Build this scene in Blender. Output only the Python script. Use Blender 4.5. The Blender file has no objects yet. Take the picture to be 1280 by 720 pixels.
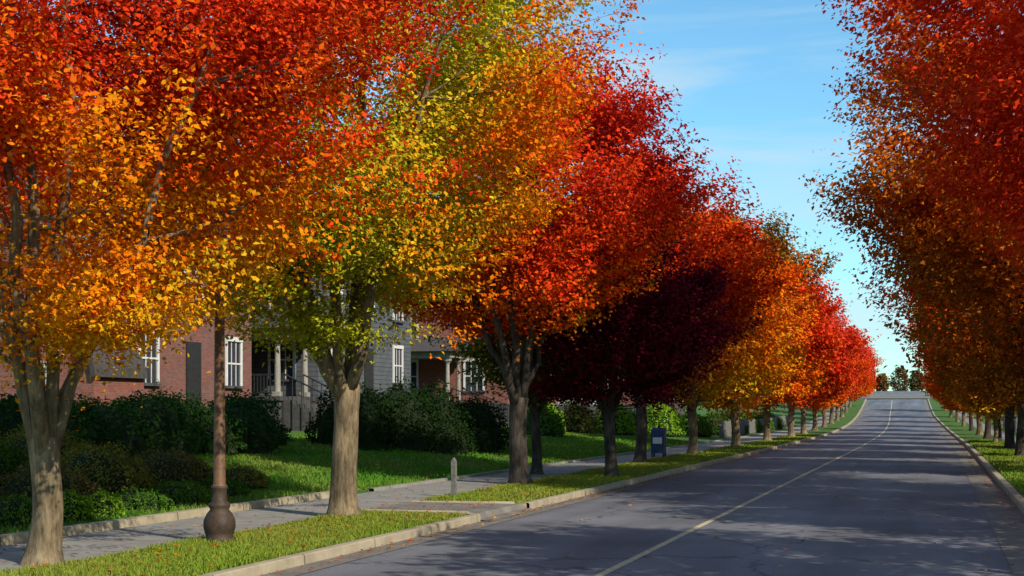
import bpy, math, random
import numpy as np
from mathutils import Vector, Matrix

scene = bpy.context.scene
COL = scene.collection
random.seed(7)

# ---------------------------------------------------------------- layout functions
ZP = [(-400,0),(110,0),(130,.1),(150,.32),(170,.68),(190,1.2),(210,2.1),(230,3.3),(250,4.4),(270,5.2),(300,5.8),(340,6.0),(3000,6.0)]
def zr(Y): return float(np.interp(Y,[p[0] for p in ZP],[p[1] for p in ZP]))
def sx(Y):
    if Y<60: return 0.0
    if Y<190: return -1.9*((Y-60)/130)**2
    return -1.9-0.022*(min(Y,420)-190)
BX=[-900,-60,-40,-28,-24,-21,-19,-17,-15,-13.5,-12.5,-7.96,-7.93,1.73,1.76,5.9,12,30,60,900]
BZ=[2.2,2.0,1.7,1.25,1.15,.98,.82,.6,.38,.2,.12,.12,-.03,-.03,.12,.12,.3,.6,.8,.8]
def gz(X,Y):
    return float(np.interp(X-sx(Y),BX,BZ))+zr(Y)

# ---------------------------------------------------------------- materials
def newmat(name):
    m=bpy.data.materials.new(name); m.use_nodes=True
    nt=m.node_tree; nt.nodes.clear()
    return m,nt
def N(nt,t,**k):
    n=nt.nodes.new(t)
    for a,b in k.items(): setattr(n,a,b)
    return n
def L(nt,a,b): nt.links.new(a,b)
def c4(c): return (c[0],c[1],c[2],1.0)

def noise_mat(name,c1,c2,scale=3.0,rough=.85,bump=.3,bscale=40,c3=None,big=.25,spec=.3,metal=0):
    m,nt=newmat(name)
    out=N(nt,'ShaderNodeOutputMaterial'); p=N(nt,'ShaderNodeBsdfPrincipled')
    p.inputs['Roughness'].default_value=rough; p.inputs['Specular IOR Level'].default_value=spec
    p.inputs['Metallic'].default_value=metal
    tc=N(nt,'ShaderNodeTexCoord')
    n1=N(nt,'ShaderNodeTexNoise'); n1.inputs['Scale'].default_value=scale; n1.inputs['Detail'].default_value=8; n1.inputs['Roughness'].default_value=.65
    L(nt,tc.outputs['Object'],n1.inputs['Vector'])
    r=N(nt,'ShaderNodeValToRGB'); r.color_ramp.elements[0].position=.32; r.color_ramp.elements[1].position=.68
    r.color_ramp.elements[0].color=c4(c1); r.color_ramp.elements[1].color=c4(c2)
    L(nt,n1.outputs['Fac'],r.inputs['Fac'])
    col=r.outputs['Color']
    if c3:
        n3=N(nt,'ShaderNodeTexNoise'); n3.inputs['Scale'].default_value=big; n3.inputs['Detail'].default_value=4
        L(nt,tc.outputs['Object'],n3.inputs['Vector'])
        r3=N(nt,'ShaderNodeValToRGB'); r3.color_ramp.elements[0].position=.42; r3.color_ramp.elements[1].position=.62
        L(nt,n3.outputs['Fac'],r3.inputs['Fac'])
        mx=N(nt,'ShaderNodeMixRGB'); L(nt,r3.outputs['Color'],mx.inputs['Fac']); L(nt,col,mx.inputs['Color1']); mx.inputs['Color2'].default_value=c4(c3)
        col=mx.outputs['Color']
    L(nt,col,p.inputs['Base Color'])
    if bump>0:
        n2=N(nt,'ShaderNodeTexNoise'); n2.inputs['Scale'].default_value=bscale; n2.inputs['Detail'].default_value=5
        L(nt,tc.outputs['Object'],n2.inputs['Vector'])
        b=N(nt,'ShaderNodeBump'); b.inputs['Strength'].default_value=bump; b.inputs['Distance'].default_value=.03
        L(nt,n2.outputs['Fac'],b.inputs['Height']); L(nt,b.outputs['Normal'],p.inputs['Normal'])
    L(nt,p.outputs['BSDF'],out.inputs['Surface'])
    return m

def leaf_mat(name,trans=.3):
    m,nt=newmat(name)
    out=N(nt,'ShaderNodeOutputMaterial'); p=N(nt,'ShaderNodeBsdfDiffuse')
    a=N(nt,'ShaderNodeAttribute',attribute_name='Col')
    L(nt,a.outputs['Color'],p.inputs['Color'])
    t=N(nt,'ShaderNodeBsdfTranslucent'); L(nt,a.outputs['Color'],t.inputs['Color'])
    mx=N(nt,'ShaderNodeMixShader'); mx.inputs['Fac'].default_value=trans
    L(nt,p.outputs['BSDF'],mx.inputs[1]); L(nt,t.outputs['BSDF'],mx.inputs[2]); L(nt,mx.outputs['Shader'],out.inputs['Surface'])
    return m
M_leaf=leaf_mat('leaf',.25); M_green=leaf_mat('green_leaf',.15); M_grassb=leaf_mat('grass_blade',.15)

def asphalt():
    m,nt=newmat('asphalt')
    out=N(nt,'ShaderNodeOutputMaterial'); p=N(nt,'ShaderNodeBsdfPrincipled'); p.inputs['Roughness'].default_value=.75
    p.inputs['Specular IOR Level'].default_value=.4
    tc=N(nt,'ShaderNodeTexCoord')
    f=N(nt,'ShaderNodeTexNoise'); f.inputs['Scale'].default_value=60; f.inputs['Detail'].default_value=3; L(nt,tc.outputs['Object'],f.inputs['Vector'])
    mp=N(nt,'ShaderNodeMapping'); mp.inputs['Scale'].default_value=(.9,.07,1); L(nt,tc.outputs['Object'],mp.inputs['Vector'])
    g=N(nt,'ShaderNodeTexNoise'); g.inputs['Scale'].default_value=1.0; g.inputs['Detail'].default_value=5; L(nt,mp.outputs['Vector'],g.inputs['Vector'])
    h=N(nt,'ShaderNodeTexNoise'); h.inputs['Scale'].default_value=.35; h.inputs['Detail'].default_value=7; L(nt,tc.outputs['Object'],h.inputs['Vector'])
    def mul(a,b):
        x=N(nt,'ShaderNodeMath',operation='MULTIPLY'); L(nt,a,x.inputs[0]); L(nt,b,x.inputs[1]); return x.outputs[0]
    def rng_(a,lo,hi,f0=.25,f1=.75):
        x=N(nt,'ShaderNodeMapRange'); x.inputs['From Min'].default_value=f0; x.inputs['From Max'].default_value=f1
        x.inputs['To Min'].default_value=lo; x.inputs['To Max'].default_value=hi; L(nt,a,x.inputs['Value']); return x.outputs[0]
    v=mul(mul(rng_(f.outputs['Fac'],.55,1.45),rng_(g.outputs['Fac'],.65,1.35)),rng_(h.outputs['Fac'],.7,1.3))
    nd=N(nt,'ShaderNodeTexNoise'); nd.inputs['Scale'].default_value=1.2; nd.inputs['Detail'].default_value=5; L(nt,tc.outputs['Object'],nd.inputs['Vector'])
    va=N(nt,'ShaderNodeVectorMath',operation='MULTIPLY_ADD'); L(nt,nd.outputs['Color'],va.inputs[0]); va.inputs[1].default_value=(1.6,1.6,0); L(nt,tc.outputs['Object'],va.inputs[2])
    vo=N(nt,'ShaderNodeTexVoronoi',feature='DISTANCE_TO_EDGE'); vo.inputs['Scale'].default_value=.2; L(nt,va.outputs[0],vo.inputs['Vector'])
    cr=rng_(vo.outputs['Distance'],.5,1.0,.002,.007)
    v=mul(v,cr)
    cm=N(nt,'ShaderNodeMixRGB',blend_type='MULTIPLY'); cm.inputs['Fac'].default_value=1; cm.inputs['Color1'].default_value=(.14,.142,.158,1); L(nt,v,cm.inputs['Color2'])
    L(nt,cm.outputs['Color'],p.inputs['Base Color'])
    b=N(nt,'ShaderNodeBump'); b.inputs['Strength'].default_value=.4; b.inputs['Distance'].default_value=.01; L(nt,f.outputs['Fac'],b.inputs['Height']); L(nt,b.outputs['Normal'],p.inputs['Normal'])
    L(nt,p.outputs['BSDF'],out.inputs['Surface']); return m
M_asphalt=asphalt()

def joint_mat(name,c1,c2,pitch,width=.02,axis='Y'):
    m=noise_mat(name,c1,c2,2.2,.85,.25,30)
    nt=m.node_tree; p=[n for n in nt.nodes if n.type=='BSDF_PRINCIPLED'][0]
    src=p.inputs['Base Color'].links[0].from_socket
    tc=[n for n in nt.nodes if n.type=='TEX_COORD'][0]
    s=N(nt,'ShaderNodeSeparateXYZ'); L(nt,tc.outputs['Object'],s.inputs[0])
    d=N(nt,'ShaderNodeMath',operation='DIVIDE'); L(nt,s.outputs[axis],d.inputs[0]); d.inputs[1].default_value=pitch
    f=N(nt,'ShaderNodeMath',operation='FRACT'); L(nt,d.outputs[0],f.inputs[0])
    g=N(nt,'ShaderNodeMath',operation='LESS_THAN'); L(nt,f.outputs[0],g.inputs[0]); g.inputs[1].default_value=width
    mx=N(nt,'ShaderNodeMixRGB',blend_type='MULTIPLY'); L(nt,g.outputs[0],mx.inputs['Fac']); L(nt,src,mx.inputs['Color1']); mx.inputs['Color2'].default_value=(.35,.33,.3,1)
    L(nt,mx.outputs['Color'],p.inputs['Base Color'])
    return m
M_walk=joint_mat('pavement_concrete',(.20,.19,.17),(.30,.28,.25),1.5,.02)
M_kerb=joint_mat('kerb_concrete',(.28,.23,.16),(.44,.37,.26),2.4,.012)
M_apron=noise_mat('apron_concrete',(.13,.12,.11),(.23,.205,.175),2.5,.85,.3,30)
M_grass=noise_mat('lawn_soil',(.035,.09,.010),(.075,.16,.016),6,.95,.6,30,(.06,.13,.02),.5)
M_line=noise_mat('worn_paint',(.34,.29,.17),(.64,.55,.36),9,.7,.1,40)
M_white=noise_mat('white_paint',(.62,.61,.58),(.76,.75,.72),3,.6,.05,30)
M_dull=noise_mat('weathered_paint',(.24,.22,.19),(.36,.33,.29),3,.7,.1,30)
M_fence=noise_mat('grey_wood',(.14,.135,.125),(.26,.25,.23),6,.85,.2,30)
M_glass=noise_mat('window_glass',(.02,.03,.04),(.05,.06,.08),1.5,.08,0,5,spec=.8)
M_roof=noise_mat('roof_shingle',(.04,.035,.035),(.09,.08,.075),9,.9,.5,20)
M_stone=noise_mat('foundation_stone',(.045,.043,.042),(.10,.095,.09),5,.9,.5,12)
M_granite=noise_mat('weathered_granite',(.10,.095,.085),(.22,.21,.18),12,.9,.3,30)
M_dark=noise_mat('dark_metal',(.02,.02,.02),(.04,.04,.04),8,.5,.1,40)
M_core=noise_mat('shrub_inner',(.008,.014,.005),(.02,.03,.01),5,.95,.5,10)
M_siding=joint_mat('painted_siding',(.08,.088,.10),(.12,.13,.14),.2,.12,'Z')
M_siding2=joint_mat('pale_siding',(.30,.31,.30),(.40,.40,.38),.2,.12,'Z')
def bark(name,c1,c2):
    m,nt=newmat(name)
    out=N(nt,'ShaderNodeOutputMaterial'); p=N(nt,'ShaderNodeBsdfPrincipled'); p.inputs['Roughness'].default_value=.9; p.inputs['Specular IOR Level'].default_value=.15
    tc=N(nt,'ShaderNodeTexCoord'); mp=N(nt,'ShaderNodeMapping'); mp.inputs['Scale'].default_value=(1,1,.22); L(nt,tc.outputs['Object'],mp.inputs['Vector'])
    n=N(nt,'ShaderNodeTexNoise'); n.inputs['Scale'].default_value=14; n.inputs['Detail'].default_value=8; n.inputs['Roughness'].default_value=.7; L(nt,mp.outputs['Vector'],n.inputs['Vector'])
    r=N(nt,'ShaderNodeValToRGB'); r.color_ramp.elements[0].position=.35; r.color_ramp.elements[1].position=.65; r.color_ramp.elements[0].color=c4(c1); r.color_ramp.elements[1].color=c4(c2)
    L(nt,n.outputs['Fac'],r.inputs['Fac'])
    n2=N(nt,'ShaderNodeTexNoise'); n2.inputs['Scale'].default_value=1.6; n2.inputs['Detail'].default_value=3; L(nt,tc.outputs['Object'],n2.inputs['Vector'])
    mr=N(nt,'ShaderNodeMapRange'); mr.inputs['From Min'].default_value=.35; mr.inputs['From Max'].default_value=.65; mr.inputs['To Min'].default_value=.6; mr.inputs['To Max'].default_value=1.15; L(nt,n2.outputs['Fac'],mr.inputs['Value'])
    mx=N(nt,'ShaderNodeMixRGB',blend_type='MULTIPLY'); mx.inputs['Fac'].default_value=1; L(nt,r.outputs['Color'],mx.inputs['Color1']); L(nt,mr.outputs[0],mx.inputs['Color2'])
    L(nt,mx.outputs['Color'],p.inputs['Base Color'])
    b=N(nt,'ShaderNodeBump'); b.inputs['Strength'].default_value=.9; b.inputs['Distance'].default_value=.04; L(nt,n.outputs['Fac'],b.inputs['Height']); L(nt,b.outputs['Normal'],p.inputs['Normal'])
    L(nt,p.outputs['BSDF'],out.inputs['Surface']); return m
M_bark=bark('maple_bark',(.10,.07,.04),(.34,.255,.155))
M_barkd=bark('dark_bark',(.035,.028,.024),(.12,.095,.075))
M_rust=noise_mat('lamp_paint',(.10,.05,.025),(.19,.10,.05),7,.55,.2,60)
M_rustd=noise_mat('lamp_base_iron',(.035,.022,.016),(.08,.05,.032),7,.6,.3,40)
def brickmat(name,c1,c2,mortar):
    m,nt=newmat(name)
    out=N(nt,'ShaderNodeOutputMaterial'); p=N(nt,'ShaderNodeBsdfPrincipled'); p.inputs['Roughness'].default_value=.9
    tc=N(nt,'ShaderNodeTexCoord'); s=N(nt,'ShaderNodeSeparateXYZ'); L(nt,tc.outputs['Object'],s.inputs[0])
    a=N(nt,'ShaderNodeMath',operation='ADD'); L(nt,s.outputs['X'],a.inputs[0]); L(nt,s.outputs['Y'],a.inputs[1])
    c=N(nt,'ShaderNodeCombineXYZ'); L(nt,a.outputs[0],c.inputs[0]); L(nt,s.outputs['Z'],c.inputs[1])
    b=N(nt,'ShaderNodeTexBrick'); b.inputs['Scale'].default_value=1; b.inputs['Brick Width'].default_value=.22; b.inputs['Row Height'].default_value=.075; b.inputs['Mortar Size'].default_value=.006
    b.inputs['Color1'].default_value=c4(c1); b.inputs['Color2'].default_value=c4(c2); b.inputs['Mortar'].default_value=c4(mortar)
    L(nt,c.outputs[0],b.inputs['Vector']); L(nt,b.outputs['Color'],p.inputs['Base Color']); L(nt,p.outputs['BSDF'],out.inputs['Surface']); return m
M_brick=brickmat('red_brick',(.20,.055,.04),(.28,.09,.06),(.17,.14,.12))
M_brick2=brickmat('brown_brick',(.16,.055,.045),(.23,.085,.065),(.16,.13,.115))

# ---------------------------------------------------------------- mesh helpers
def link(o,parent=None):
    COL.objects.link(o)
    if parent: o.parent=parent
    return o
def empty(name,loc=(0,0,0)):
    e=bpy.data.objects.new(name,None); e.location=loc; e.empty_display_size=.3; COL.objects.link(e); return e
def pydata(name,v,f,mat,parent=None,smooth=False):
    me=bpy.data.meshes.new(name); me.from_pydata([tuple(map(float,x)) for x in v],[],f); me.materials.append(mat)
    if smooth: me.polygons.foreach_set('use_smooth',[True]*len(me.polygons))
    me.update(); o=bpy.data.objects.new(name,me); return link(o,parent)
class MB:
    def __init__(s): s.v=[]; s.f=[]
    def box(s,x0,x1,y0,y1,z0,z1):
        b=len(s.v); s.v+=[(x0,y0,z0),(x1,y0,z0),(x1,y1,z0),(x0,y1,z0),(x0,y0,z1),(x1,y0,z1),(x1,y1,z1),(x0,y1,z1)]
        s.f+=[tuple(b+i for i in q) for q in [(0,3,2,1),(4,5,6,7),(0,1,5,4),(1,2,6,5),(2,3,7,6),(3,0,4,7)]]
    def tube(s,pts,rad,n=8,jit=0,cap=True):
        pts=[Vector(p) for p in pts]; b=len(s.v)
        for i,p in enumerate(pts):
            d=(pts[min(i+1,len(pts)-1)]-pts[max(i-1,0)]).normalized()
            ref=Vector((1,0,0)) if abs(d.x)<.9 else Vector((0,1,0))
            u=d.cross(ref).normalized(); w=d.cross(u)
            for k in range(n):
                a=2*math.pi*k/n; r=rad[i]*(1+jit*math.sin(3*a+i*.7)*.6+jit*math.sin(5*a+i*.31+1)*.5)
                s.v.append(tuple(p+u*(math.cos(a)*r)+w*(math.sin(a)*r)))
        for i in range(len(pts)-1):
            for k in range(n):
                k2=(k+1)%n; s.f.append((b+i*n+k,b+i*n+k2,b+(i+1)*n+k2,b+(i+1)*n+k))
        if cap:
            s.f.append(tuple(b+(len(pts)-1)*n+k for k in range(n))); s.f.append(tuple(b+n-1-k for k in range(n)))
    def lathe(s,x,y,prof,n=20):
        b=len(s.v)
        for r,z in prof:
            for k in range(n):
                a=2*math.pi*k/n; s.v.append((x+r*math.cos(a),y+r*math.sin(a),z))
        for i in range(len(prof)-1):
            for k in range(n):
                k2=(k+1)%n; s.f.append((b+i*n+k,b+i*n+k2,b+(i+1)*n+k2,b+(i+1)*n+k))
        s.f.append(tuple(b+(len(prof)-1)*n+k for k in range(n)))
    def prism(s,poly,axis,a0,a1):
        b=len(s.v); n=len(poly)
        for a in (a0,a1):
            for p in poly: s.v.append((a,p[0],p[1]) if axis=='x' else (p[0],a,p[1]))
        s.f.append(tuple(b+i for i in range(n))); s.f.append(tuple(b+n+n-1-i for i in range(n)))
        for i in range(n):
            j=(i+1)%n; s.f.append((b+i,b+n+i,b+n+j,b+j))
    def obj(s,name,mat,parent=None,smooth=False): return pydata(name,s.v,s.f,mat,parent,smooth)

def loft(name,prof,ys,mat,dz=0.0,bend=True,parent=None):
    v=[];f=[];n=len(prof)
    for y in ys:
        for x,z in prof: v.append((x+(sx(y) if bend else 0),y,z+zr(y)+dz))
    for i in range(len(ys)-1):
        for k in range(n-1):
            a=i*n+k; f.append((a,a+1,a+n+1,a+n))
    return pydata(name,v,f,mat,parent)
def yrange(a,b,st):
    n=max(1,int(round((b-a)/st))); return [a+(b-a)*i/n for i in range(n+1)]
YS=[-300,-100]+yrange(-40,420,5)+[600,1000,2000]

# ---------------------------------------------------------------- ground & road
loft('ground',list(zip(BX,BZ)),YS,M_grass)
loft('road',[(-7.82,0),(-5.8,.03),(-3.05,.05),(-.3,.03),(1.62,0)],YS,M_asphalt)
loft('centre_line',[(-3.855,.0495),(-3.745,.0495)],yrange(-5,232,3),M_line)
KL=[(-7.99,.0),(-7.99,.128),(-7.83,.135),(-7.805,.12),(-7.80,-.02)]
KR=[(1.60,-.02),(1.605,.12),(1.63,.135),(1.79,.128),(1.79,0)]
loft('kerb',KL,yrange(-40,24.2,3),M_kerb)
loft('kerb',KL,yrange(27.4,236,4),M_kerb)
loft('kerb',KR,yrange(-40,236,4),M_kerb)
loft('gutter',[(-7.80,.004),(-7.35,.012)],yrange(-40,236,4),M_apron,dz=.003)
loft('gutter',[(.9,.016),(1.60,.006)],yrange(-40,236,4),M_apron,dz=.003)
loft('pavement',[(-12.35,.118),(-12.35,.126),(-10.25,.126),(-10.25,.118)],yrange(-40,236,3),M_walk)
loft('pavement',[(4.3,.118),(4.3,.126),(5.8,.126),(5.8,.118)],yrange(-40,236,3),M_walk)
loft('garden_edging',[(-12.58,.08),(-12.58,.25),(-12.40,.25),(-12.38,.1)],yrange(5,29,2),M_kerb)
loft('garden_edging',[(-12.56,.08),(-12.56,.19),(-12.42,.19),(-12.40,.1)],yrange(30.5,120,4),M_walk)
loft('driveway',[(-7.6,.016),(-7.88,.035),(-7.95,.128),(-8.3,.133),(-10.24,.135)],yrange(24.2,27.4,1.6),M_apron)
m=MB()
for yy in (24.2,27.4):
    q=(.25 if yy<25 else -.25)
    m.tube([(-7.9,yy,.05),(-8.1,yy+q*.7,.08),(-8.5,yy+q,.08),(-10.2,yy+q*1.2,.09)],[.09,.09,.09,.07],8)
m.obj('driveway_edging',M_kerb)
v=[];f=[]
for y in [237,241,245,249,253,257]:
    for x in (-160,-40,-11,6,60,160): v.append((x+sx(y),y,zr(y)+.14))
for i in range(5):
    for k in range(5):
        a=i*6+k; f.append((a,a+1,a+7,a+6))
pydata('cross_street',v,f,M_apron)  # paler colour puts the crest's sunlight into the junction surface

# ---------------------------------------------------------------- leaf meshes
def nrm(a): return a/np.maximum(np.linalg.norm(a,axis=1,keepdims=True),1e-6)
def quads_mesh(name,V,C,mat):
    n=len(V); me=bpy.data.meshes.new(name)
    me.vertices.add(n*4); me.vertices.foreach_set('co',V.reshape(-1).astype(np.float32))
    me.loops.add(n*4); me.loops.foreach_set('vertex_index',np.arange(n*4,dtype=np.int32))
    me.polygons.add(n); me.polygons.foreach_set('loop_start',np.arange(0,n*4,4,dtype=np.int32))
    try: me.polygons.foreach_set('loop_total',np.full(n,4,dtype=np.int32))
    except Exception: pass
    at=me.color_attributes.new('Col','FLOAT_COLOR','POINT')
    cc=np.ones((n,4,4),dtype=np.float32); cc[:,:,:3]=C[:,None,:]
    at.data.foreach_set('color',cc.reshape(-1)); me.materials.append(mat); me.update(calc_edges=True)
    return me
def leaf_quads(P,size,out,r,up=.5,outw=.55,asp=.64,nn_=.55):
    n=len(P)
    nn=nrm(r.normal(size=(n,3))*nn_+out*outw+np.array([0,0,up]))
    t=nrm(np.cross(nn,r.normal(size=(n,3)))); b=np.cross(nn,t)
    s=(size*r.uniform(.6,1.3,n))[:,None]
    V=np.empty((n,4,3)); V[:,0]=P-t*s*.5; V[:,1]=P+b*s*.5*asp+nn*s*.12-t*s*.08; V[:,2]=P+t*s*.55; V[:,3]=P-b*s*.5*asp+nn*s*.12-t*s*.08
    return V
def palette(v,stops):
    v=np.clip(v,0,1); xs=np.linspace(0,1,len(stops)); s=np.array(stops)
    return np.stack([np.interp(v,xs,s[:,k]) for k in range(3)],1)

YEL=(.85,.50,.02); YG=(.50,.50,.025); OLV=(.26,.22,.02); GOL=(.92,.40,.012); ORG=(.92,.26,.008); ORD=(.92,.15,.008); RED=(.88,.06,.014); CRM=(.66,.028,.018); MAR=(.17,.012,.024); GRN=(.05,.10,.01); BRN=(.42,.12,.015)

def crown_points(R,zb,zt,nc,npl,seed,csize,peak=.45,sparse=.0):
    r=np.random.default_rng(seed)
    a=.5*peak/(1-peak) if peak<.5 else .5
    b=.5
    pk=a/(a+b); nm=(pk**a)*((1-pk)**b)
    ph=r.uniform(0,6.28,6)
    def place(k,ex):
        th=r.uniform(0,2*np.pi,k); t=r.beta(1.25,1.35,k)
        s=((t+.015)**a)*((1.0-t)**b)/nm
        lob=1+.10*np.sin(3*th+ph[0]+5*t)+.08*np.sin(5*th+ph[1]-9*t)
        rho=r.uniform(0.02,1,k)**ex
        rad=rho*R*s*lob
        wob=.06*np.sin(3*th+ph[3])+.04*np.sin(7*th+ph[4])
        z=zb+(t+wob*(1-t))*(zt-zb)
        return np.stack([rad*np.cos(th),rad*np.sin(th),z],1)
    nb=max(26,nc//30)
    Bc=place(nb,.28)*np.array([.93,.93,1]); br=R*.15*r.uniform(.65,1.35,nb)
    k1=int(nc*.78); bi=r.integers(0,nb,k1)
    dd=nrm(r.normal(size=(k1,3)))*(r.uniform(.15,1,k1)**.5)[:,None]*br[bi][:,None]*1.25
    hor=Bc[bi]*np.array([1,1,0]); hor=nrm(hor+1e-4)
    dd+=hor*((hor*dd).sum(1,keepdims=True))*.6; dd[:,2]*=.72
    P=np.concatenate([Bc[bi]+dd,place(nc-k1,.42)])
    P[:,2]=np.maximum(P[:,2],zb-.25)
    bid=np.concatenate([bi,r.integers(0,nb,nc-k1)])
    t=np.clip((P[:,2]-zb)/(zt-zb),0,1); th=np.arctan2(P[:,1],P[:,0]); rho=np.hypot(P[:,0],P[:,1])/R
    o=np.stack([np.cos(th),np.sin(th),np.full(len(th),.30)+.75*t],1); o=nrm(o+r.normal(size=o.shape)*.22)
    n=len(P); idx=np.repeat(np.arange(n),npl)
    cs=(csize*r.uniform(.5,1.3,n))[idx][:,None]
    along=np.clip(r.normal(size=(len(idx),1)),-1.7,1.5)*.8
    off=o[idx]*along*cs + np.clip(r.normal(size=(len(idx),3)),-1.7,1.7)*np.array([.27,.27,.17])*cs*(1.15-.35*along)
    Q=P[idx]+off
    return P,t,rho,o,idx,Q,r,ph,bid

def bez(a,b,c,n):
    return [ (a*(1-u)**2+b*2*u*(1-u)+c*u*u) for u in [i/(n) for i in range(n+1)]]

def branches(P,t,fork,tr,R,zt,seed,nmain=7,ntw=110,lean=(0,0),flare=1.5):
    r=random.Random(seed); m=MB()
    top=Vector((lean[0],lean[1],fork))
    pts=[];rad=[]
    for i in range(15):
        u=i/14; z=-.15+u*(fork+.15)
        pts.append((lean[0]*u*u+.03*math.sin(u*5+seed),lean[1]*u*u+.03*math.cos(u*4+seed),z))
        rad.append(tr*(1+(flare-1)*math.exp(-max(z,0)/.16)-.12*u+.18*max(0,u-.75)/.25*.6))
    m.tube(pts,rad,20,.06)
    nodes=[]
    for i in range(nmain):
        a=2*math.pi*i/nmain+r.uniform(-.35,.35)
        rr=R*r.uniform(.35,.72); z2=fork+(zt-fork)*r.uniform(.42,.82)
        if i==0: rr=R*.12; z2=fork+(zt-fork)*.92
        end=Vector((math.cos(a)*rr,math.sin(a)*rr,z2))
        mid=Vector((math.cos(a)*rr*.45,math.sin(a)*rr*.45,fork+(z2-fork)*.45))
        st=top+Vector((math.cos(a)*tr*.35,math.sin(a)*tr*.35,-.25*r.random()-.1))
        c=bez(st,mid,end,9)
        c=[p+Vector((r.uniform(-1,1),r.uniform(-1,1),r.uniform(-1,1)))*(.09 if 0<k<9 else 0) for k,p in enumerate(c)]
        r0=tr*r.uniform(.38,.55); rad=[r0*(1-.86*k/9) for k in range(10)]
        m.tube(c,rad,9,.04)
        for k in range(1,10): nodes.append((c[k],rad[k]))
    pool=list(range(len(P))); r.shuffle(pool)
    nodesB=list(nodes)
    for lev,(cnt,src) in enumerate(((24,nodes),(ntw,nodesB))):
        for j in range(cnt):
            if not pool: break
            q=Vector(P[pool.pop()])
            best=None;bd=1e9
            for p,rd in src:
                d=(p-q).length + (2.0 if p.z>q.z-.1 else 0)
                if d<bd and rd>.012: bd=d;best=(p,rd)
            if best is None: continue
            p,rd=best; midp=p.lerp(q,.5)+Vector((r.uniform(-.15,.15),r.uniform(-.15,.15),-.12*(q-p).length+r.uniform(-.1,.1)))
            n=5; c=bez(p,midp,q,n); r0=min(rd*.6,.05 if lev==0 else .022)
            rads=[max(.006,r0*(1-.8*k/n)) for k in range(n+1)]
            m.tube(c,rads,6 if lev==0 else 4,0,False)
            if lev==0:
                for k in range(1,n+1): nodesB.append((c[k],rads[k]))
    return m

def tree(name,x,y,R,zb,zt,fork,tr,stops,vf,nc,npl,ls,seed,csize=.75,peak=.45,bark_m=None,nmain=7,lean=(0,0),sparse=0,bright=1.0,ntw=110,share=None,rot=0,scale=1.0,bn=.09):
    e=empty(name,(x+0,y,gz(x,y)-.01)); e.rotation_euler=(0,0,rot); e.scale=(scale,)*3
    if share:
        for me in share: link(bpy.data.objects.new(me.name.split('.')[0],me),e)
        return e,share
    P,t,rho,o,idx,Q,r,ph,bid=crown_points(R,zb,zt,nc,npl,seed,csize,peak,sparse)
    V=leaf_quads(Q,ls,o[idx],r)
    pn=P/np.array([R,R,1]); nz=.5+.5*np.sin(P[:,0]*.9+ph[0])*np.sin(P[:,1]*.8+ph[1]*2)*np.cos(P[:,2]*.9+ph[5])
    bv=r.normal(size=bid.max()+1)*bn
    vv=vf(pn[:,0],pn[:,1],t,nz,rho)+r.normal(size=len(P))*.06+bv[bid]
    v=vv[idx]+r.normal(size=len(idx))*.06
    cb=r.uniform(.75,1.12,len(P))[idx]
    C=palette(v,stops)*(r.uniform(.72,1.1,len(idx))*bright*cb)[:,None]
    me=quads_mesh('foliage',V,np.clip(C,0,.95),M_leaf)
    m=branches(P,t,fork,tr,R,zt,seed,nmain,ntw,lean)
    mt=bpy.data.meshes.new('trunk'); mt.from_pydata([tuple(q) for q in m.v],[],m.f); mt.materials.append(bark_m or M_bark); mt.polygons.foreach_set('use_smooth',[True]*len(mt.polygons)); mt.update()
    link(bpy.data.objects.new('trunk',mt),e); link(bpy.data.objects.new('foliage',me),e)
    return e,(mt,me)

# ---- left row
tree('maple_tree',-10.35,14.9,4.6,3.0,12.0,1.55,.19,[YEL,GOL,ORG,ORD,RED,RED,CRM],lambda X,Y,t,nz,rho:.20+1.45*t+.22*(nz-.5)-.10*X,3100,82,.074,11,.58,.46,nmain=8,ntw=150)
tree('maple_tree',-9.9,23.0,4.4,3.4,13.5,2.35,.235,[YG,YG,YEL,ORG,ORD,RED],lambda X,Y,t,nz,rho:-.06+1.35*np.abs(X-(.02+.72*t))+.22*(nz-.5),3000,68,.09,22,.62,.5,nmain=9,ntw=150,bn=.07)
tree('maple_tree',-10.1,34.5,4.2,4.2,10.7,2.2,.24,[YEL,ORG,ORD,RED,RED,CRM],lambda X,Y,t,nz,rho:.30+.75*t+.3*(nz-.5)+.1*X,2300,58,.115,33,.62,.5,bark_m=M_barkd,nmain=9,ntw=140)
tree('plum_tree',-11.2,40.0,2.5,2.4,5.8,2.0,.15,[GRN,OLV,GRN,MAR],lambda X,Y,t,nz,rho:.2+.4*nz,700,45,.12,44,.6,.45,bark_m=M_barkd)
tree('plum_tree',-8.7,38.8,3.3,2.3,6.5,2.0,.17,[MAR,MAR,(.26,.02,.035),CRM],lambda X,Y,t,nz,rho:.15+.4*nz+.1*t,1300,50,.115,45,.58,.45,bark_m=M_barkd)
tree('maple_tree',-9.9,49.0,3.9,4.0,10.2,2.4,.2,[YEL,ORG,ORD,RED,RED],lambda X,Y,t,nz,rho:.45+.6*t+.3*(nz-.5),1500,46,.15,55,.72,.48,bark_m=M_barkd)
tree('maple_tree',-9.9,60.0,3.8,2.6,10.0,2.0,.2,[YG,YEL,ORG,ORD,RED],lambda X,Y,t,nz,rho:.25+.7*t+.3*(nz-.5)+.1*X,1400,42,.165,56,.75,.45)
_,sA=tree('maple_tree',-9.7,72.0,3.9,2.4,11.6,2.0,.22,[YEL,ORG,BRN,OLV,ORD],lambda X,Y,t,nz,rho:.1+.7*t+.4*(nz-.5),1300,38,.185,57,.8,.45)
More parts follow.
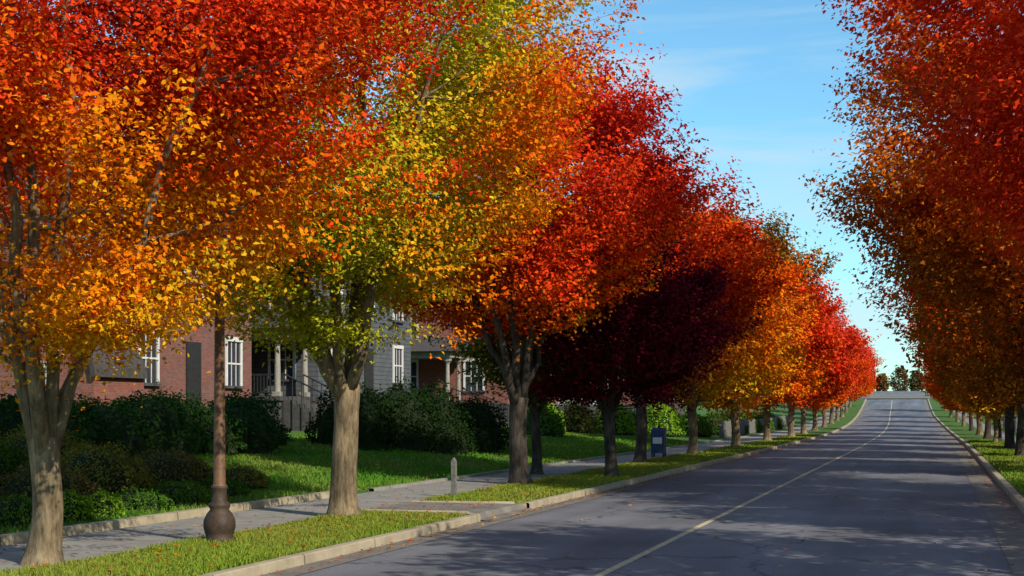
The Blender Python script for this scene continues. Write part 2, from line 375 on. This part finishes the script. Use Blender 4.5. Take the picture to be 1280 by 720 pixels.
_,sB=tree('maple_tree',-9.7,86.0,3.8,2.5,10.4,2.0,.22,[ORG,ORD,RED,RED],lambda X,Y,t,nz,rho:.2+.7*t+.4*(nz-.5),1100,34,.21,58,.8,.45)
_,sC=tree('maple_tree',-9.6,100.0,3.8,2.5,10.2,2.0,.22,[ORD,RED,(.86,.10,.05),RED],lambda X,Y,t,nz,rho:.2+.6*t+.4*(nz-.5),1100,34,.23,59,.8,.45)
i=0
for yy in (113,126,140,154,168,182,197,213):
    s=(sC,sB,sC,sC,sB,sC,sC,sB)[i]; tree('maple_tree',-9.6+sx(yy),yy,0,0,0,0,0,None,None,0,0,0,0,share=s,rot=1.3*i+.5,scale=(.98,1.0,.95,1.02,.9,1,.95,.9)[i]); i+=1

# ---- right row
tree('maple_tree',5.3,31.5,6.1,3.8,16.5,2.6,.28,[ORG,ORD,RED,RED,CRM],lambda X,Y,t,nz,rho:.42+.5*t+.35*(nz-.4),3200,56,.13,71,.82,.56,bark_m=M_barkd)
_,sR=tree('maple_tree',3.5,46.5,6.0,2.8,17.0,2.4,.27,[OLV,BRN,(.75,.2,.015),ORD,RED],lambda X,Y,t,nz,rho:.26+.65*t+.5*(nz-.4)+.15*X,3000,52,.155,72,.88,.5,bark_m=M_barkd)
_,sR2=tree('maple_tree',3.3,60.0,5.0,2.7,13.5,2.3,.24,[OLV,BRN,ORD,RED],lambda X,Y,t,nz,rho:.28+.6*t+.5*(nz-.4),1500,40,.20,73,.9,.5,bark_m=M_barkd)
for k,(yy,s,sc) in enumerate(((72,sR2,.95),(85,sR2,.9),(98,sR2,.85),(112,sB,.95),(128,sR2,.72),(145,sB,.8),(163,sC,.8),(182,sB,.75),(202,sC,.75))):
    tree('maple_tree',3.4+sx(yy),yy,0,0,0,0,0,None,None,0,0,0,0,share=s,rot=2.1*k+1,scale=sc)
tree('yellow_maple_tree',3.2,84.0,2.4,1.9,4.8,1.5,.12,[YEL,(.85,.42,.02),ORG],lambda X,Y,t,nz,rho:.3+.4*nz,500,38,.2,74,.7,.45)
# right-hand trees beside the camera (outside the frame, they shade the road)
tree('maple_tree',8.2,22.5,0,0,0,0,0,None,None,0,0,0,0,share=sA,rot=.4,scale=.95)
tree('maple_tree',7.6,13.0,0,0,0,0,0,None,None,0,0,0,0,share=sB,rot=2.4,scale=1.05)
tree('maple_tree',7.6,4.5,0,0,0,0,0,None,None,0,0,0,0,share=sC,rot=1.4,scale=1.05)

# ---- distant belts of trees
def belt(name,pts,h0,h1,stops,seed,ls=.55,npl=18,dens=7):
    r=np.random.default_rng(seed); Qs=[];Cs=[]
    for (x,y) in pts:
        h=r.uniform(h0,h1); R=h*.46; g=gz(x,y)
        n=dens*18; th=r.uniform(0,6.28,n); t=r.beta(1.2,1.3,n); s=(t+.03)**.45*(1-t)**.5/.72
        rho=r.uniform(.3,1,n)**.5*R*s*(1+.2*np.sin(3*th+x))
        P=np.stack([x+rho*np.cos(th),y+rho*np.sin(th),g+.1+t*h],1)
        idx=np.repeat(np.arange(n),npl); Q=P[idx]+np.clip(r.normal(size=(len(idx),3)),-1.6,1.6)*h*.06
        c0=r.uniform(0,1); v=c0+r.normal(size=n)*.1
        C=palette(v[idx]+r.normal(size=len(idx))*.05,stops)*r.uniform(.6,1.1,len(idx))[:,None]
        Qs.append(Q);Cs.append(C)
    Q=np.concatenate(Qs);C=np.concatenate(Cs)
    V=leaf_quads(Q,ls,np.zeros_like(Q),r)
    link(bpy.data.objects.new(name,quads_mesh(name,V,C,M_leaf)))
rr=random.Random(3)
DG=(.03,.05,.012)
belt('distant_trees',[(-52-rr.uniform(0,14),y+rr.uniform(-3,3)) for y in range(30,230,9)],9,14,[DG,(.06,.08,.015),BRN,OLV,(.5,.12,.02)],1,.5)
belt('distant_trees',[(x+rr.uniform(-3,3),285+rr.uniform(-8,30)) for x in range(-110,90,8) if abs(x+9)>12],6,11,[DG,OLV,BRN,(.5,.2,.03)],2,.55)
belt('distant_trees',[(x+rr.uniform(-1.5,1.5),350+rr.uniform(-6,20)) for x in range(-100,80,4)],4,7,[DG,(.10,.10,.04),BRN,OLV],5,.5,14)
belt('distant_trees',[(16+rr.uniform(0,10),y+rr.uniform(-3,3)) for y in range(52,230,8)],7,12,[DG,(.05,.07,.015),OLV,BRN],4,.45)

# ---------------------------------------------------------------- shrubs & hedges
def shrub(name,lobes,col,seed,ls=.09,dens=420,mat=None):
    r=np.random.default_rng(seed); Qs=[];Os=[];Cs=[]; core=MB()
    for (x,y,rx,ry,h) in lobes:
        g=gz(x,y)
        n=int(dens*(rx+ry)*.5*max(h,.5)*4)
        d=nrm(r.normal(size=(n,3))); d[:,2]=np.abs(d[:,2])-.12*(r.uniform(size=n))
        bumps=1+.09*np.sin(d[:,0]*7+seed)*np.sin(d[:,1]*6+x)+.06*np.sin(d[:,2]*11+y)
        rad=bumps*r.uniform(.82,1.05,n)
        Q=np.stack([x+d[:,0]*rx*rad,y+d[:,1]*ry*rad,g+np.maximum(.02,.12*h+d[:,2]*h*.88*rad)],1)
        c=np.array(col)*(.75+.5*r.uniform(size=(n,1)))*(.8+.35*np.sin(d[:,0:1]*5+d[:,1:2]*4+seed)**2)
        c=c*(1+r.normal(size=(n,3))*.08)
        Qs.append(Q);Os.append(d);Cs.append(np.clip(c,0.002,1))
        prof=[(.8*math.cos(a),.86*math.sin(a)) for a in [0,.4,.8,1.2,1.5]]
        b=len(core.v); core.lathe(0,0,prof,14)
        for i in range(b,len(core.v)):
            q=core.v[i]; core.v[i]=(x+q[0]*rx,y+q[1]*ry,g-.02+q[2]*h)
    Q=np.concatenate(Qs);V=leaf_quads(Q,ls,np.concatenate(Os),r,.3,.9,nn_=.75)
    e=empty(name,(0,0,0))
    link(bpy.data.objects.new('leaves',quads_mesh('leaves',V,np.concatenate(Cs),mat or M_green)),e)
    core.obj('dark_core',M_core,e)  # solid dark dome filling each lobe behind the leaves
    return e
HD=(.025,.065,.012)
shrub('hedge',[(-19.3+.3*math.sin(k*2.1),25.5+k*1.55,1.35,1.15,1.6+.2*math.sin(k*1.7)) for k in range(9)],HD,5,.10,330)
shrub('hedge',[(-22.0,30+k*1.8,1.2,1.2,1.3) for k in range(5)],(.018,.04,.01),6,.10,260)
shrub('hedge',[(-18.5,43.5,1.5,1.4,2.1),(-17.6,45.6,1.5,1.5,2.4),(-17.2,48,1.4,1.6,2.3),(-16.6,50.6,1.4,1.6,2.0),(-16.5,46.5,1.3,1.3,1.2),(-16.2,49.3,1.2,1.2,1.0)],(.016,.036,.009),7,.11,330)
shrub('hedge',[(-20.5,38.5,1.2,1.1,.9),(-20.3,40.5,1,1,.8)],HD,17,.09,300)
gcol=[(.16,.30,.02),(.09,.19,.02),(.18,.17,.03),(.06,.14,.015),(.13,.11,.03),(.05,.10,.012)]
bed=[(-14.1,17.2,.55,.5,.6,0),(-13.7,18.9,.42,.45,.5,1),(-13.6,20.2,.35,.35,.5,0),(-13.55,21.1,.3,.33,.45,0),(-13.8,22.6,.6,.5,.36,3),(-13.9,24.2,.7,.6,.4,1),(-14.9,21.3,.9,.8,.75,4),(-15.3,23.6,1.0,.9,.95,2),(-15.2,26.0,.9,.9,.85,4),(-15.9,19.0,.9,.9,.9,5),(-15.4,17.0,.9,.8,.9,3),(-14.2,26.2,.65,.6,.35,3),(-14.6,28.0,.6,.6,.5,2),(-16.6,21.6,1.1,1,1.1,5),(-17.0,24.2,1.1,1,1.1,2),(-17,17.5,1.1,1,1.2,5),(-14.3,15.2,.7,.7,.7,3)]
for k,(x,y,a,b,h,c) in enumerate(bed): shrub('shrub',[(x,y,a,b,h),(x+a*.4,y+b*.5,a*.6,b*.6,h*.8)],gcol[c],20+k,.05,1300)
for k,(x,y,a,h,c) in enumerate([(-19.5,70,1.0,2.0,0),(-18.5,74,.9,1.8,2),(-17.2,77,1.0,2.1,0),(-16.5,80,.8,1.5,1),(-18.3,66,.9,1.6,3),(-15.8,84,1.1,2.3,0),(-14.8,90,1.0,1.7,1),(-14.4,97,1.2,1.6,5),(-14.3,104,1.1,1.5,3),(-14.3,112,1.3,1.6,5),(-14.2,121,1.2,1.6,3),(-14.2,130,1.3,1.5,1)]):
    xx=x+sx(y); shrub('shrub',[(xx,y,a,a,h),(xx+.5*a,y+.9*a,a*.7,a*.8,h*.75)],tuple(q*1.1 for q in gcol[c]),50+k,.13,260)
shrub('hedge',[(7.6+.2*math.sin(k),46+k*2.6,1.2,1.6,1.5+.2*math.sin(k*2)) for k in range(22)],(.025,.05,.012),90,.15,120)

# ---------------------------------------------------------------- grass blades
def grass(name,areas,col,seed,h=.07,w=.012):
    r=np.random.default_rng(seed); A=[]
    for (x0,x1,y0,y1,n) in areas:
        A.append(np.stack([r.uniform(x0,x1,n),r.uniform(y0,y1,n)],1))
    A=np.concatenate(A)
    z=np.array([gz(a,b) for a,b in A]); n=len(A); P=np.concatenate([A,z[:,None]-.005],1)
    a=r.uniform(0,6.28,n); t=np.stack([np.cos(a),np.sin(a),np.zeros(n)],1)
    ln=np.stack([r.normal(size=n)*.4,r.normal(size=n)*.4,np.ones(n)],1); hh=(h*r.uniform(.5,1.4,n)*(1+.4*np.sin(P[:,0]*2.1)*np.sin(P[:,1]*1.3)))[:,None]
    dist=np.clip(P[:,1]/25,.8,3)[:,None]*w
    V=np.empty((n,4,3)); V[:,0]=P-t*dist; V[:,1]=P+t*dist; V[:,2]=P+ln*hh+t*dist*.3; V[:,3]=P+ln*hh-t*dist*.3
    pt=.5+.5*np.sin(P[:,0]*1.3+P[:,1]*.4)*np.sin(P[:,1]*.7)
    pt=np.clip(pt+r.normal(size=n)*.2,0,1)
    C=(np.array(col)[None]*(1-pt[:,None]*.4)+np.array([.34,.26,.07])[None]*pt[:,None]*.4)*r.uniform(.7,1.25,(n,1))
    link(bpy.data.objects.new(name,quads_mesh(name,V,C,M_grassb)))
grass('grass',[(-10.2,-8.02,10,24.1,45000),(-10.2,-8.02,27.5,60,40000),(-10.2,-8.02,60,110,12000)],(.20,.28,.03),1,.055)
grass('grass',[(-22,-12.7,15,40,60000),(-22,-12.7,40,80,45000)],(.08,.235,.02),2,.07,.017)
grass('grass',[(1.85,4.25,25,90,35000),(5.9,9,40,90,8000)],(.16,.27,.025),3,.07,.014)

def fallen(name,areas,seed,ls=.07):
    r=np.random.default_rng(seed); A=[]
    for (x0,x1,y0,y1,n,dz) in areas:
        A.append(np.stack([r.uniform(x0,x1,n),y0+(y1-y0)*r.uniform(0,1,n),np.full(n,dz)],1))
    A=np.concatenate(A); z=np.array([max(gz(a,b),zr(b)+.02) for a,b,_ in A])+A[:,2]
    P=np.stack([A[:,0],A[:,1],z],1)
    V=leaf_quads(P,ls,np.zeros_like(P),r,3.5,0)
    C=palette(r.uniform(0,1,len(P)),[BRN,ORG,YEL,ORD,CRM])*r.uniform(.3,.9,(len(P),1))
    link(bpy.data.objects.new(name,quads_mesh(name,V,C,M_leaf)))
fallen('fallen_leaves',[(-10.2,-8.05,12,60,1300,.06),(-7.75,-7.4,12,100,900,.02),(-12.3,-10.3,12,60,350,.02),(-22,-12.7,14,60,1200,.07),(-7.4,1.5,8,60,200,.045),(1.8,4.2,25,90,900,.06),(1.2,1.6,14,90,400,.02)],9)

# ---------------------------------------------------------------- houses
def window(W,G,S,face,c,y,z,w,h,axis):
    def bx(B,a0,a1,z0,z1,p0,p1):
        if axis=='x': B.box(c+p0,c+p1,a0,a1,z0,z1)
        else: B.box(a0,a1,c-p1,c-p0,z0,z1)
    bx(G,y-w/2,y+w/2,z,z+h,.004,.02)
    t=.11
    bx(W,y-w/2-t,y-w/2,z-.0,z+h,.002,.07); bx(W,y+w/2,y+w/2+t,z,z+h,.002,.07)
    bx(W,y-w/2-t,y+w/2+t,z+h,z+h+t*1.5,.002,.09); bx(S,y-w/2-t-.05,y+w/2+t+.05,z-.1,z-.001,.002,.12)
    bx(W,y-w/2,y+w/2,z+h*.5-.03,z+h*.5+.03,.021,.05)
    for k in (-1,1):
        bx(W,y+k*w/6-.015,y+k*w/6+.015,z,z+h*.5-.031,.021,.04); bx(W,y+k*w/6-.015,y+k*w/6+.015,z+h*.5+.031,z+h,.021,.04)
def house(name,xf,yn,wy,dx,z,h,wall,gable='y'):
    e=empty(name,(0,0,0))
    B=MB(); B.box(xf-dx,xf,yn,yn+wy,z,z+h)
    R=MB(); ov=.45; rz=z+h+.01
    if gable=='y':
        xm=xf-dx/2; rise=dx*.36
        B.prism([(xf-dx,rz),(xf,rz),(xm,rz+rise)],'y',yn+.005,yn+wy-.005)
        for s in (-1,1):
            xe=xm+s*(dx/2+ov); ze=rz-ov*.72
            R.prism([(xm,rz+rise+.05),(xe,ze+.05),(xe,ze+.22),(xm,rz+rise+.22)],'y',yn-ov,yn+wy+ov)
    else:
        ym=yn+wy/2; rise=wy*.34
        B.prism([(yn,rz),(yn+wy,rz),(ym,rz+rise)],'x',xf-dx+.005,xf-.005)
        for s in (-1,1):
            ye=ym+s*(wy/2+ov); ze=rz-ov*.68
            R.prism([(ym,rz+rise+.05),(ye,ze+.05),(ye,ze+.22),(ym,rz+rise+.22)],'x',xf-dx-ov,xf+ov)
    B.obj('walls',wall,e); R.obj('roof',M_roof,e)
    F=MB(); F.box(xf-dx-.06,xf+.06,yn-.06,yn+wy+.06,z-2,z+.55); F.obj('foundation',M_stone,e)
    W=MB();G=MB();S=MB()
    for zz in (z+1.3,z+4.3):
        n=3
        for k in range(n):
            window(W,G,S,0,yn,xf-dx*(k+.5)/n,zz,1.05,1.65,'y')
        m_=max(2,int(wy//3))
        for k in range(m_):
            if zz<z+2 and k==m_//2: continue
            window(W,G,S,0,xf,yn+wy*(k+.5)/m_,zz,1.05,1.65,'x')
    W.box(xf-dx-.05,xf+.09,yn-.09,yn-.062,z+h-.25,z+h)
    W.box(xf+.062,xf+.09,yn-.06,yn+wy,z+h-.25,z+h)
    W.obj('window_frames',M_white,e); G.obj('window_glass',M_glass,e); S.obj('window_sills',M_stone,e)
    D=MB(); yd=yn+wy*.5; D.box(xf+.004,xf+.06,yd-.5,yd+.5,z+.6,z+2.8); D.obj('front_door',M_dark,e)
    C=MB(); C.box(xf-dx*.7,xf-dx*.7+.9,yn+wy*.6,yn+wy*.6+.8,z+h,z+h+5); C.obj('chimney',M_brick,e)
    return e
def porch(e,x0,x1,y0,y1,zf,zroof,g,rail=None,wst=1.8):
    D=MB(); D.box(x0,x1,y0,y1,zf-.18,zf); D.obj('porch_deck',M_stone,e)
    b=MB(); b.box(x0+.08,x1-.08,y0+.08,y1-.004,g-1,zf-.181); b.obj('porch_base',M_stone,e)
    c=MB(); nx=max(2,int((x1-x0)/2.3))
    cols=[(x0+.25+(x1-x0-.5)*k/nx,y0+.25) for k in range(nx+1)]+[(x1-.25,y1-.5)]
    for (x,y) in cols:
        c.box(x-.17,x+.17,y-.17,y+.17,zf,zf+.18)
        c.lathe(x,y,[(.13,zf+.18),(.125,zf+1),(.10,zroof-.35),(.15,zroof-.25),(.15,zroof-.2)],12)
        c.box(x-.18,x+.18,y-.18,y+.18,zroof-.2,zroof-.001)
    c.box(x0,x1,y0,y1,zroof,zroof+.34); c.obj('porch_columns',M_dull,e)
    r=MB(); r.prism([(y0-.35,zroof+.345),(y1,zroof+.345),(y1,zroof+1.25)],'x',x0-.3,x1+.3); r.obj('porch_roof',M_roof,e)
    rl=MB()
    for k in range(nx):
        a=cols[k][0]+.17;bq=cols[k+1][0]-.17
        rl.box(a,bq,y0+.22,y0+.28,zf+.82,zf+.9); rl.box(a,bq,y0+.22,y0+.28,zf+.1,zf+.16)
        n=int((bq-a)/.14)
        for j in range(1,n): rl.box(a+(bq-a)*j/n-.02,a+(bq-a)*j/n+.02,y0+.23,y0+.27,zf+.161,zf+.819)
    rl.obj('porch_railing',rail or M_dark,e)
    s=MB(); n=9
    for k in range(n):
        s.box(x1+.001+k*.36,x1+(k+1)*.36,y0+.3,y0+.3+wst,g-1,zf-(k+1)*(zf-g)/(n+1))
    s.obj('steps',M_stone,e)
    h=MB()
    for yy in (y0+.25,y0+.35+wst):
        h.tube([(x1,yy,zf+.9),(x1+n*.36,yy,g+.95)],[.035,.035],8)
        for k in range(9):
            u=k/8; h.tube([(x1+n*.36*u,yy,g-.1),(x1+n*.36*u,yy,zf+.9+(g+.05-zf)*u)],[.022,.022],6)
    h.obj('stair_railing',M_dark,e)
h1=house('brick_house',-25.2,40.5,9,11,1.6,6.6,M_brick2,'x')
A=MB(); poly=[(-24.4,1.0),(-24.4,3.0)]+[(-26.2+1.8*math.cos(a),3.0+1.35*math.sin(a)) for a in [math.pi*k/14 for k in range(1,14)]]+[(-28,3.0),(-28,1.0)]
A.prism(poly,'y',37.6,40.43); A.obj('arched_bay',M_brick,h1)
A=MB(); outp=[(-26.2+1.95*math.cos(a),3.0+1.5*math.sin(a)) for a in [math.pi*k/14 for k in range(0,15)]]; inn=[(-26.2+1.79*math.cos(a),3.0+1.34*math.sin(a)) for a in [math.pi*k/14 for k in range(14,-1,-1)]]
A.prism(outp+inn,'y',37.45,40.42); A.obj('arched_roof',M_roof,h1)
W=MB();G=MB();S=MB(); window(W,G,S,0,37.6,-26.2,1.9,.9,1.4,'y'); W.obj('bay_window_frame',M_white,h1);G.obj('bay_window_glass',M_glass,h1);S.obj('bay_window_sill',M_stone,h1)
h2=house('wooden_house',-24.9,55.0,11,10,2.0,6.4,M_siding,'y'); porch(h2,-33.8,-25.0,51.6,54.93,2.55,4.9,1.0)
h3=house('brick_house',-23.2,77,11,12,1.8,6.6,M_brick,'y'); porch(h3,-34.5,-25.7,74.3,76.93,2.3,4.9,1.1)
h4=house('wooden_house',-23.5,98,10,11,1.8,6.4,M_siding2,'y')
h5=house('brick_house',-25,120,10,11,1.9,6.6,M_brick,'x')
h6=house('wooden_house',-26,142,10,11,2.2,6.6,M_siding2,'y')
h7=house('brick_house',24,60,12,10,.6,6.4,M_brick,'x'); h8=house('wooden_house',24,86,12,10,.6,6.4,M_siding2,'y')

# ---------------------------------------------------------------- street furniture
def street_lamp(x,y):
    z=gz(x,y); e=empty('street_lamp',(x,y,z)); m=MB()
    m.lathe(0,0,[(.20,-.05),(.215,.03),(.215,.07),(.19,.10),(.205,.16),(.225,.24),(.22,.33),(.18,.42),(.13,.48),(.15,.52),(.15,.56),(.105,.60),(.10,.75),(.115,.78),(.115,.81)],24)
    m.obj('base',M_rustd,e,True)
    m=MB(); m.lathe(0,0,[(.105,.812),(.085,.84),(.075,2.2),(.065,3.7),(.09,3.74),(.09,3.8),(.055,3.84),(.06,4.0),(.14,4.08),(.15,4.12),(.0,4.12)],24)
    m.obj('post',M_rust,e,True)
    g=MB(); g.lathe(0,0,[(.10,4.125),(.17,4.22),(.2,4.35),(.17,4.5),(.11,4.58)],20); g.obj('globe',M_white,e,True)
    c=MB(); c.lathe(0,0,[(.15,4.585),(.13,4.64),(.05,4.72),(.03,4.82),(.005,4.86)],16); c.obj('cap',M_rust,e,True)
street_lamp(-9.66,18.0)
def post(x,y,name='marker_post',h=.85):
    z=gz(x,y); m=MB(); m.prism([(x-.05,z-.1),(x+.05,z-.1),(x+.05,z+h-.08),(x,z+h),(x-.05,z+h-.08)],'y',y-.05,y+.05)
    m.box(x-.065,x+.065,y-.065,y+.065,z-.1,z+.12); m.obj(name,M_granite)
post(-9.95,29.0)
def mailbox(x,y):
    z=gz(x,y); e=empty('mailbox',(x,y,z)); m=MB()
    poly=[(-.27,.18),(.27,.18),(.27,.9)]+[(.27*math.cos(a),.9+.27*math.sin(a)) for a in [math.pi*k/10 for k in range(1,10)]]+[(-.27,.9)]
    m.prism(poly,'x',-.26,.26); m.obj('body',noise_mat('mailbox_blue',(.015,.03,.09),(.03,.05,.13),4,.4,.05,20),e)
    l=MB()
    for a in (-.22,.22):
        for b in (-.22,.22): l.box(a-.03,a+.03,b-.03,b+.03,-.02,.178)
    l.obj('legs',M_dark,e)
    p=MB(); p.box(-.18,.18,-.285,-.272,.55,.8); p.obj('label',M_white,e)
mailbox(-10.5,55.5)
def fence(name,x,y0,y1,mat,h=1.05):
    m=MB(); y=y0
    while y<y1:
        z=gz(x+sx(y),y); X=x+sx(y)
        m.prism([(y,z+.05),(y+.09,z+.05),(y+.09,z+h-.06),(y+.045,z+h),(y,z+h-.06)],'x',X,X+.02)
        y+=.19
    y=y0
    while y<y1:
        z=gz(x+sx(y),y); X=x+sx(y); z2=gz(x+sx(y+2.4),y+2.4)
        m.box(X-.1,X-.005,y-.05,y+.05,z-.1,z+h+.08)
        for q in (.3,.8): m.tube([(X-.03,y,z+q),(X-.03+sx(y+2.4)-sx(y),y+2.4,z2+q)],[.024,.024],4)
        y+=2.4
    m.obj(name,mat)
fence('picket_fence',-13.2,92,150,M_fence)
fence('picket_fence',6.6,62,140,M_fence,1.1)

# ---------------------------------------------------------------- sky, sun
EL=math.radians(36); AZ=math.radians(122)   # clockwise from +Y
S=Vector((math.sin(AZ)*math.cos(EL),math.cos(AZ)*math.cos(EL),math.sin(EL)))
w=bpy.data.worlds.new('World'); scene.world=w; w.use_nodes=True; nt=w.node_tree; nt.nodes.clear()
out=N(nt,'ShaderNodeOutputWorld'); bg=N(nt,'ShaderNodeBackground'); bg.inputs['Strength'].default_value=.125
sky=N(nt,'ShaderNodeTexSky',sky_type='NISHITA'); sky.sun_disc=False; sky.sun_elevation=EL; sky.sun_rotation=AZ; sky.air_density=1.0; sky.dust_density=.3; sky.ozone_density=2.0
tc=N(nt,'ShaderNodeTexCoord'); mp=N(nt,'ShaderNodeMapping'); mp.inputs['Scale'].default_value=(1.0,1.0,8); mp.inputs['Rotation'].default_value=(0,.16,0); L(nt,tc.outputs['Generated'],mp.inputs['Vector'])
cn=N(nt,'ShaderNodeTexNoise'); cn.inputs['Scale'].default_value=3.0; cn.inputs['Detail'].default_value=9; cn.inputs['Roughness'].default_value=.55; cn.inputs['Distortion'].default_value=.6; L(nt,mp.outputs['Vector'],cn.inputs['Vector'])
cr=N(nt,'ShaderNodeMapRange'); cr.inputs['From Min'].default_value=.44; cr.inputs['From Max'].default_value=.66; cr.inputs['To Max'].default_value=.6; L(nt,cn.outputs['Fac'],cr.inputs['Value'])
tint=N(nt,'ShaderNodeMixRGB',blend_type='MULTIPLY'); tint.inputs['Fac'].default_value=1; tint.inputs['Color2'].default_value=(.88,1.40,1.48,1); L(nt,sky.outputs['Color'],tint.inputs['Color1'])
mx=N(nt,'ShaderNodeMixRGB'); L(nt,cr.outputs[0],mx.inputs['Fac']); L(nt,tint.outputs['Color'],mx.inputs['Color1']); mx.inputs['Color2'].default_value=(5.0,6.3,6.9,1)
L(nt,mx.outputs['Color'],bg.inputs['Color']); L(nt,bg.outputs['Background'],out.inputs['Surface'])
sl=bpy.data.lights.new('sun','SUN'); sl.energy=5.0; sl.angle=math.radians(.5); sl.color=(1,.91,.75)
so=bpy.data.objects.new('sun',sl); so.rotation_euler=S.to_track_quat('Z','Y').to_euler(); so.location=(20,-10,30); COL.objects.link(so)

# ---------------------------------------------------------------- camera
cam=bpy.data.cameras.new('camera'); co=bpy.data.objects.new('camera',cam); COL.objects.link(co)
cam.sensor_width=36; cam.lens=50; cam.clip_end=5000; cam.shift_y=.119
co.location=(0,0,2.0); co.rotation_euler=(math.radians(90),0,math.radians(16.6)); scene.camera=co
scene.view_settings.view_transform='Standard'; scene.view_settings.look='None'; scene.view_settings.exposure=0
